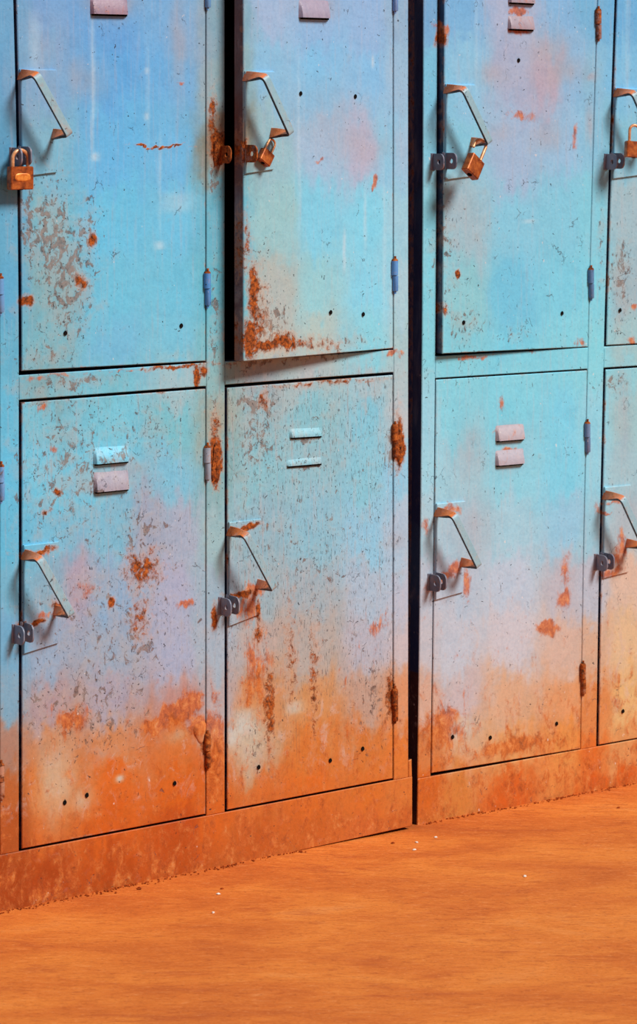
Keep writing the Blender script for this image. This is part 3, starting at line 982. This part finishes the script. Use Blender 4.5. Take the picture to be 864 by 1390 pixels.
for z_ in (1.6, 1.09, .79, .29): hinge(RIGHT, RIGHT.cols[1][1] - .0012, z_, R1)

# torn rusty patch plates on the posts
def scab(cab, unit, x, y, rx, ry, seed, name='rust_scab', th=.003, rust=.95, tint=(150, 70, 28)):
    c = at(x, y, cab.w); rs = np.random.RandomState(seed); V = []; F = []; n = 22; m = 7
    for j in range(m + 1):
        t = j / m
        for k in range(n):
            a = 2 * math.pi * k / n
            rr = (1 + .16 * math.sin(3 * a + seed) + .12 * rs.randn() * (t > .5) * (rust > .5)) * t
            V.append((c[0] + math.cos(a) * rx * rr, -(cab.w + .0012 + th * (1 - t ** 2) * ((.6 + .8 * rs.rand()) if rust > .5 else 1) - (.003 if j == m else 0)), c[1] + math.sin(a) * ry * rr))
    for j in range(m):
        for k in range(n):
            F.append((j * n + k, (j + 1) * n + k, (j + 1) * n + (k + 1) % n, j * n + (k + 1) % n))
    return link(name, V, F, M_PAINT, unit, origin=(c[0], -cab.w, c[1]), rust=rust, tint=tint, angle=60)
scab(LEFT, L1, 292.5, 632, .0105, .036, 3)
scab(LEFT, L1, 541, 606, .0085, .038, 5)
scab(LEFT, L1, 293, 205, .0085, .030, 8)
scab(LEFT, L1, 271, 993, .0150, .022, 12, 'weld_blister', .005, .1, (205, 140, 96))

# ------------------------------------------------------------------ padlocks
def screen_basis(down, across):
    """body axes from how the lock hangs: components are right, up, towards the viewer"""
    R3 = Vector((CT, -ST, 0)); Zv = Vector((0, 0, 1)); T = Vector((-ST, -CT, 0))
    d = (R3 * down[0] + Zv * down[1] + T * down[2]).normalized()
    a = (R3 * across[0] + Zv * across[1] + T * across[2])
    a = (a - d * a.dot(d)).normalized()
    up = -d; n = a.cross(up).normalized()
    return a, n, up        # x across, y = a x up, z up
def padlock(label, body_top, axes, w, h, t, sh_r, sh_h, sh_w, open_turn=None, lift=0.0, plaque=False):
    a, n, up = axes
    root = thing('padlock', label, 'padlock', tuple(body_top), 'brass padlocks hanging on the locker doors')
    root.matrix_world = Matrix((( a.x, n.x, up.x, body_top[0]), (a.y, n.y, up.y, body_top[1]), (a.z, n.z, up.z, body_top[2]), (0, 0, 0, 1)))
    ORIGIN[root.name] = (0, 0, 0)
    # body: block with rounded edges, a little waisted
    import bmesh
    bm = bmesh.new(); bmesh.ops.create_cube(bm, size=1)
    for v in bm.verts: v.co = Vector((v.co.x * w, v.co.y * t, v.co.z * h - h / 2))
    bmesh.ops.bevel(bm, geom=[e for e in bm.edges if abs((e.verts[0].co - e.verts[1].co).z) > h * .5], offset=t * .22, segments=3, affect='EDGES', profile=.6)
    bmesh.ops.bevel(bm, geom=[e for e in bm.edges if abs(abs(e.verts[0].co.z + h / 2) - h / 2) < 1e-5 and abs(e.verts[0].co.z - e.verts[1].co.z) < 1e-6], offset=.0012, segments=2, affect='EDGES')
    me = bpy.data.meshes.new('body'); bm.to_mesh(me); bm.free(); me.materials.append(M_BRASS)
    me.polygons.foreach_set('use_smooth', [True] * len(me.polygons)); me.set_sharp_from_angle(angle=math.radians(40))
    b = bpy.data.objects.new('body', me); COL.objects.link(b); b.parent = root
    # shackle
    pts = []
    zt = sh_h - sh_w / 2 + lift
    xl = -sh_w / 2; xr = sh_w / 2
    if open_turn is None: pts.append(Vector((xl, 0, -.004)))
    else: pts.append(Vector((xl, 0, zt - .012)))
    pts.append(Vector((xl, 0, zt)))
    for k in range(1, 12):
        an = math.pi - math.pi * k / 12
        pts.append(Vector((math.cos(an) * sh_w / 2, 0, zt + math.sin(an) * sh_w / 2)))
    pts += [Vector((xr, 0, zt)), Vector((xr, 0, zt * .5)), Vector((xr, 0, -.004))]
    if open_turn is not None:
        ca, sa = math.cos(open_turn), math.sin(open_turn)
        pts = [Vector((xr + (p.x - xr) * ca - p.y * sa, (p.x - xr) * sa + p.y * ca, p.z)) for p in pts]
    V, F = tube([tuple(p) for p in pts], sh_r, 12)
    s = link('shackle', V, F, M_SHACK, root, origin=(0, 0, 0), angle=60)
    ORIGIN[s.name] = (0, 0, 0)
    # keyway cylinder in the underside
    V, F = tube([(0, 0, -h + .001), (0, 0, -h - .0008)], t * .28, 14)
    link('keyway', V, F, M_HOLE, root)
    if plaque:
        V = []; F = []; nn = 28; pw_, ph_ = w * .34, h * .17
        for (k_, yy) in ((1.0, -t / 2 + .0005), (1.0, -t / 2 - .0006), (.84, -t / 2 - .0012)):
            for k in range(nn):
                an = 2 * math.pi * k / nn
                cx = math.copysign(abs(math.cos(an)) ** .6, math.cos(an)); cz = math.copysign(abs(math.sin(an)) ** .8, math.sin(an))
                V.append((cx * pw_ * k_, yy, -h * .46 + cz * ph_ * k_))
        for q in range(2):
            for k in range(nn): F.append((q * nn + k, q * nn + (k + 1) % nn, (q + 1) * nn + (k + 1) % nn, (q + 1) * nn + k))
        F.append(tuple(2 * nn + k for k in range(nn)))
        link('plaque', V, F, M_BRASS_L, root, smooth=False)
    return root

def from_px(x, y, w):
    u, z = at(x, y, w); return Vector((u, -w, z))
# closed lock through both lugs of the far-left top door
padlock('locked brass padlock with an oval plaque, at the far left upper door',
        from_px(27.5, 226, .024), (Vector((1, .0, 0)), Vector((0, 1, 0)), Vector((0, 0, 1))), .0465, .0410, .017, .0034, .029, .031, plaque=True)
padlock('small brass padlock dangling from the handle of the ajar upper door',
        from_px(363.5, 206, .055), screen_basis((-.38, -.84, .50), (.62, -.62, -.50)), .029, .026, .014, .0021, .027, .017)
padlock('brass padlock hooked on the upper handle just right of the dark gap',
        from_px(646, 215, .052), screen_basis((-.38, -.84, .52), (.60, -.65, -.54)), .040, .040, .018, .0033, .048, .024, open_turn=.5, lift=-.001)
padlock('brass padlock on the upper handle at the right edge of the photo',
        from_px(860, 192, .045), screen_basis((-.05, -.98, .1), (.9, .02, -.3)), .038, .034, .016, .003, .034, .022)

# ------------------------------------------------------------------ floor, wall behind, loose bits
def floor_h(x, y):
    h = np.interp(x, [.5, .70, .89, 1.0, 1.6], [0, -.002, -.0045, -.004, -.011])
    near = np.exp(-((y + .02) / .05) ** 2)
    h = h + .0020 * fbm(x * 5, y * 6, 3) + .0012 * fbm(x * 30, y * 30, 2)
    h = h + near * .004 * np.clip(fbm(x * 22 + 9, y * 10, 3) + .12, 0, 1) * np.interp(x, [.5, .66, .9, .95], [1, .2, .0, 1])
    return h
xs = np.unique(np.concatenate([np.linspace(-7, -1.2, 20), np.linspace(-1.2, 2.4, 361), np.linspace(2.4, 8, 20)]))
ys = np.unique(np.concatenate([np.linspace(-9, -1.6, 20), np.linspace(-1.6, .05, 166), np.linspace(.05, .55, 4)]))
X, Y = np.meshgrid(xs, ys, indexing='ij'); Zf = floor_h(X, Y)
V = np.stack([X, Y, Zf], -1).reshape(-1, 3)
idx = np.arange(len(xs) * len(ys)).reshape(len(xs), len(ys))
F = np.stack([idx[:-1, :-1], idx[1:, :-1], idx[1:, 1:], idx[:-1, 1:]], -1).reshape(-1, 4).tolist()
o = link('floor', V, F, M_SOIL, angle=180); o['kind'] = 'structure'
V, F = box(-7, 8, .55, .70, -.05, 3.2)
o = link('wall_back', V, F, M_WALL, smooth=False); o['kind'] = 'structure'

def chip(x, y, size, seed, label, mat=None, name='stone_chip', cat='stone', group=None):
    # meets the floor plane where the photo shows it
    a = (x - 432.0) / FPX; dx = a * CT + ST; dy = -a * ST + CT; dz = -(y - 150.0) / FPX
    t = -CAM[2] / dz; px_, py_ = CAM[0] + t * dx, CAM[1] + t * dy
    for _ in range(5):
        h = float(floor_h(np.array([px_]), np.array([py_]))[0])
        t = (h - CAM[2]) / dz; px_, py_ = CAM[0] + t * dx, CAM[1] + t * dy
    rs = np.random.RandomState(seed)
    import bmesh
    bm = bmesh.new(); bmesh.ops.create_icosphere(bm, subdivisions=2, radius=size)
    k = rs.rand(3) * 5
    for v in bm.verts:
        n = v.co.normalized(); f = 1 + .28 * math.sin(n.x * 4 + k[0]) * math.cos(n.y * 5 + k[1]) + .18 * math.sin(n.z * 6 + k[2])
        v.co = Vector((n.x * f * 1.25, n.y * f, n.z * f * .6)) * size
    me = bpy.data.meshes.new(name); bm.to_mesh(me); bm.free(); me.materials.append(mat or M_CHIP)
    o = bpy.data.objects.new(name, me); COL.objects.link(o)
    o.location = (px_, py_, h + size * .35); o.rotation_euler = (0, 0, rs.rand() * 6)
    tag(o, label, cat, group)
    return o
G = 'pale stone chips on the red floor'
chip(565, 1144, .0028, 1, 'pale stone chip on the floor just right of the foot of the gap between cabinets', group=G)
chip(591, 1137, .0026, 2, 'pale stone chip on the floor, rightmost of the few near the gap between cabinets', group=G)
chip(562, 1154, .0030, 3, 'pale stone chip on the floor, lowest of the few near the gap between cabinets', group=G)
chip(574, 1113, .0034, 4, 'pale stone chip against the foot of the right cabinet beside the gap', group=G)
chip(296, 1214, .0030, 5, 'flat pale stone chip on the floor below the middle of the left cabinet', group=G)
chip(289, 1239, .0022, 6, 'tiny pale stone chip nearest the viewer on the floor, below the left cabinet', group=G)
chip(712, 1190, .0030, 7, 'pale stone chip alone on the open floor in front of the right cabinet', group=G)
G2 = 'dark soil clods on the red floor'
chip(189, 1207, .0040, 11, 'dark soil clod on the floor near the left cabinet plinth, left of the others', M_CLOD, 'soil_clod', 'clod', G2)
chip(533, 1145, .0032, 12, 'dark soil clod on the floor below the raised plinth corner', M_CLOD, 'soil_clod', 'clod', G2)
chip(301, 1207, .0026, 13, 'small dark soil clod on the floor just behind the flat pale chip', M_CLOD, 'soil_clod', 'clod', G2)
chip(839, 1097, .0030, 14, 'dark soil clod on the floor far right by the right cabinet plinth', M_CLOD, 'soil_clod', 'clod', G2)

# crumbs of soil gathered where the plinths meet the ground: uncountable, one object
rs = np.random.RandomState(5)
ico = [(0, 0, 1), (.9, 0, .3), (.28, .85, .3), (-.72, .53, .3), (-.72, -.53, .3), (.28, -.85, .3), (0, 0, -.6)]
icf = [(0, 1, 2), (0, 2, 3), (0, 3, 4), (0, 4, 5), (0, 5, 1), (6, 2, 1), (6, 3, 2), (6, 4, 3), (6, 5, 4), (6, 1, 5)]
for x0, x1, yw, num, lab in ((-.3, .62, -.004, 520, 'line of loose red soil crumbs along the foot of the left cabinet'),
                             (.93, 1.75, -W_RIGHT - .004, 380, 'line of loose red soil crumbs along the foot of the right cabinet')):
    V = []; F = []
    for k in range(num):
        x = rs.uniform(x0, x1)
        if rs.rand() > .35 + 1.3 * (vnoise(np.array([x * 14.]), np.array([3.]))[0] - .2): continue
        y = yw - abs(rs.normal(0, .007)); r = rs.uniform(.0008, .0028)
        h = float(floor_h(np.array([x]), np.array([y]))[0])
        o0 = len(V)
        for p in ico: V.append((x + p[0] * r, y + p[1] * r, h + r * .3 + p[2] * r))
        F += [tuple(i + o0 for i in f) for f in icf]
    o = link('soil_crumbs', V, F, M_CLOD, smooth=False)
    tag(o, lab, 'soil', kind='stuff')

# ------------------------------------------------------------------ light
sun = bpy.data.lights.new('sun', 'SUN'); sun.energy = 4.25; sun.angle = math.radians(17); sun.color = (1.0, .97, .92)
so = bpy.data.objects.new('sun', sun); COL.objects.link(so)
so.rotation_euler = Vector((-.027, .066, -.070)).to_track_quat('-Z', 'Y').to_euler()
so.location = (2, -4, 5)
w = bpy.data.worlds.new('sky'); scene.world = w; w.use_nodes = True
bg = w.node_tree.nodes['Background']; bg.inputs[0].default_value = (.62, .78, 1.0, 1); bg.inputs[1].default_value = .20

# ------------------------------------------------------------------ camera
cam = bpy.data.cameras.new('camera'); co = bpy.data.objects.new('camera', cam); COL.objects.link(co)
cam.sensor_fit = 'VERTICAL'; cam.sensor_height = 36.0; cam.lens = FPX / 1390.0 * 36.0
cam.shift_x = 0.0; cam.shift_y = -(695.0 - 150.0) / 1390.0
co.location = CAM; co.rotation_euler = (math.pi / 2, 0, -TH)
cam.clip_start = .05
cam.dof.use_dof = True; cam.dof.focus_distance = 4.98; cam.dof.aperture_fstop = 8.0
scene.camera = co
vs = scene.view_settings
vs.view_transform = 'Standard'; vs.look = 'None'; vs.exposure = 0.0; vs.gamma = 1.0; vs.use_curve_mapping = False
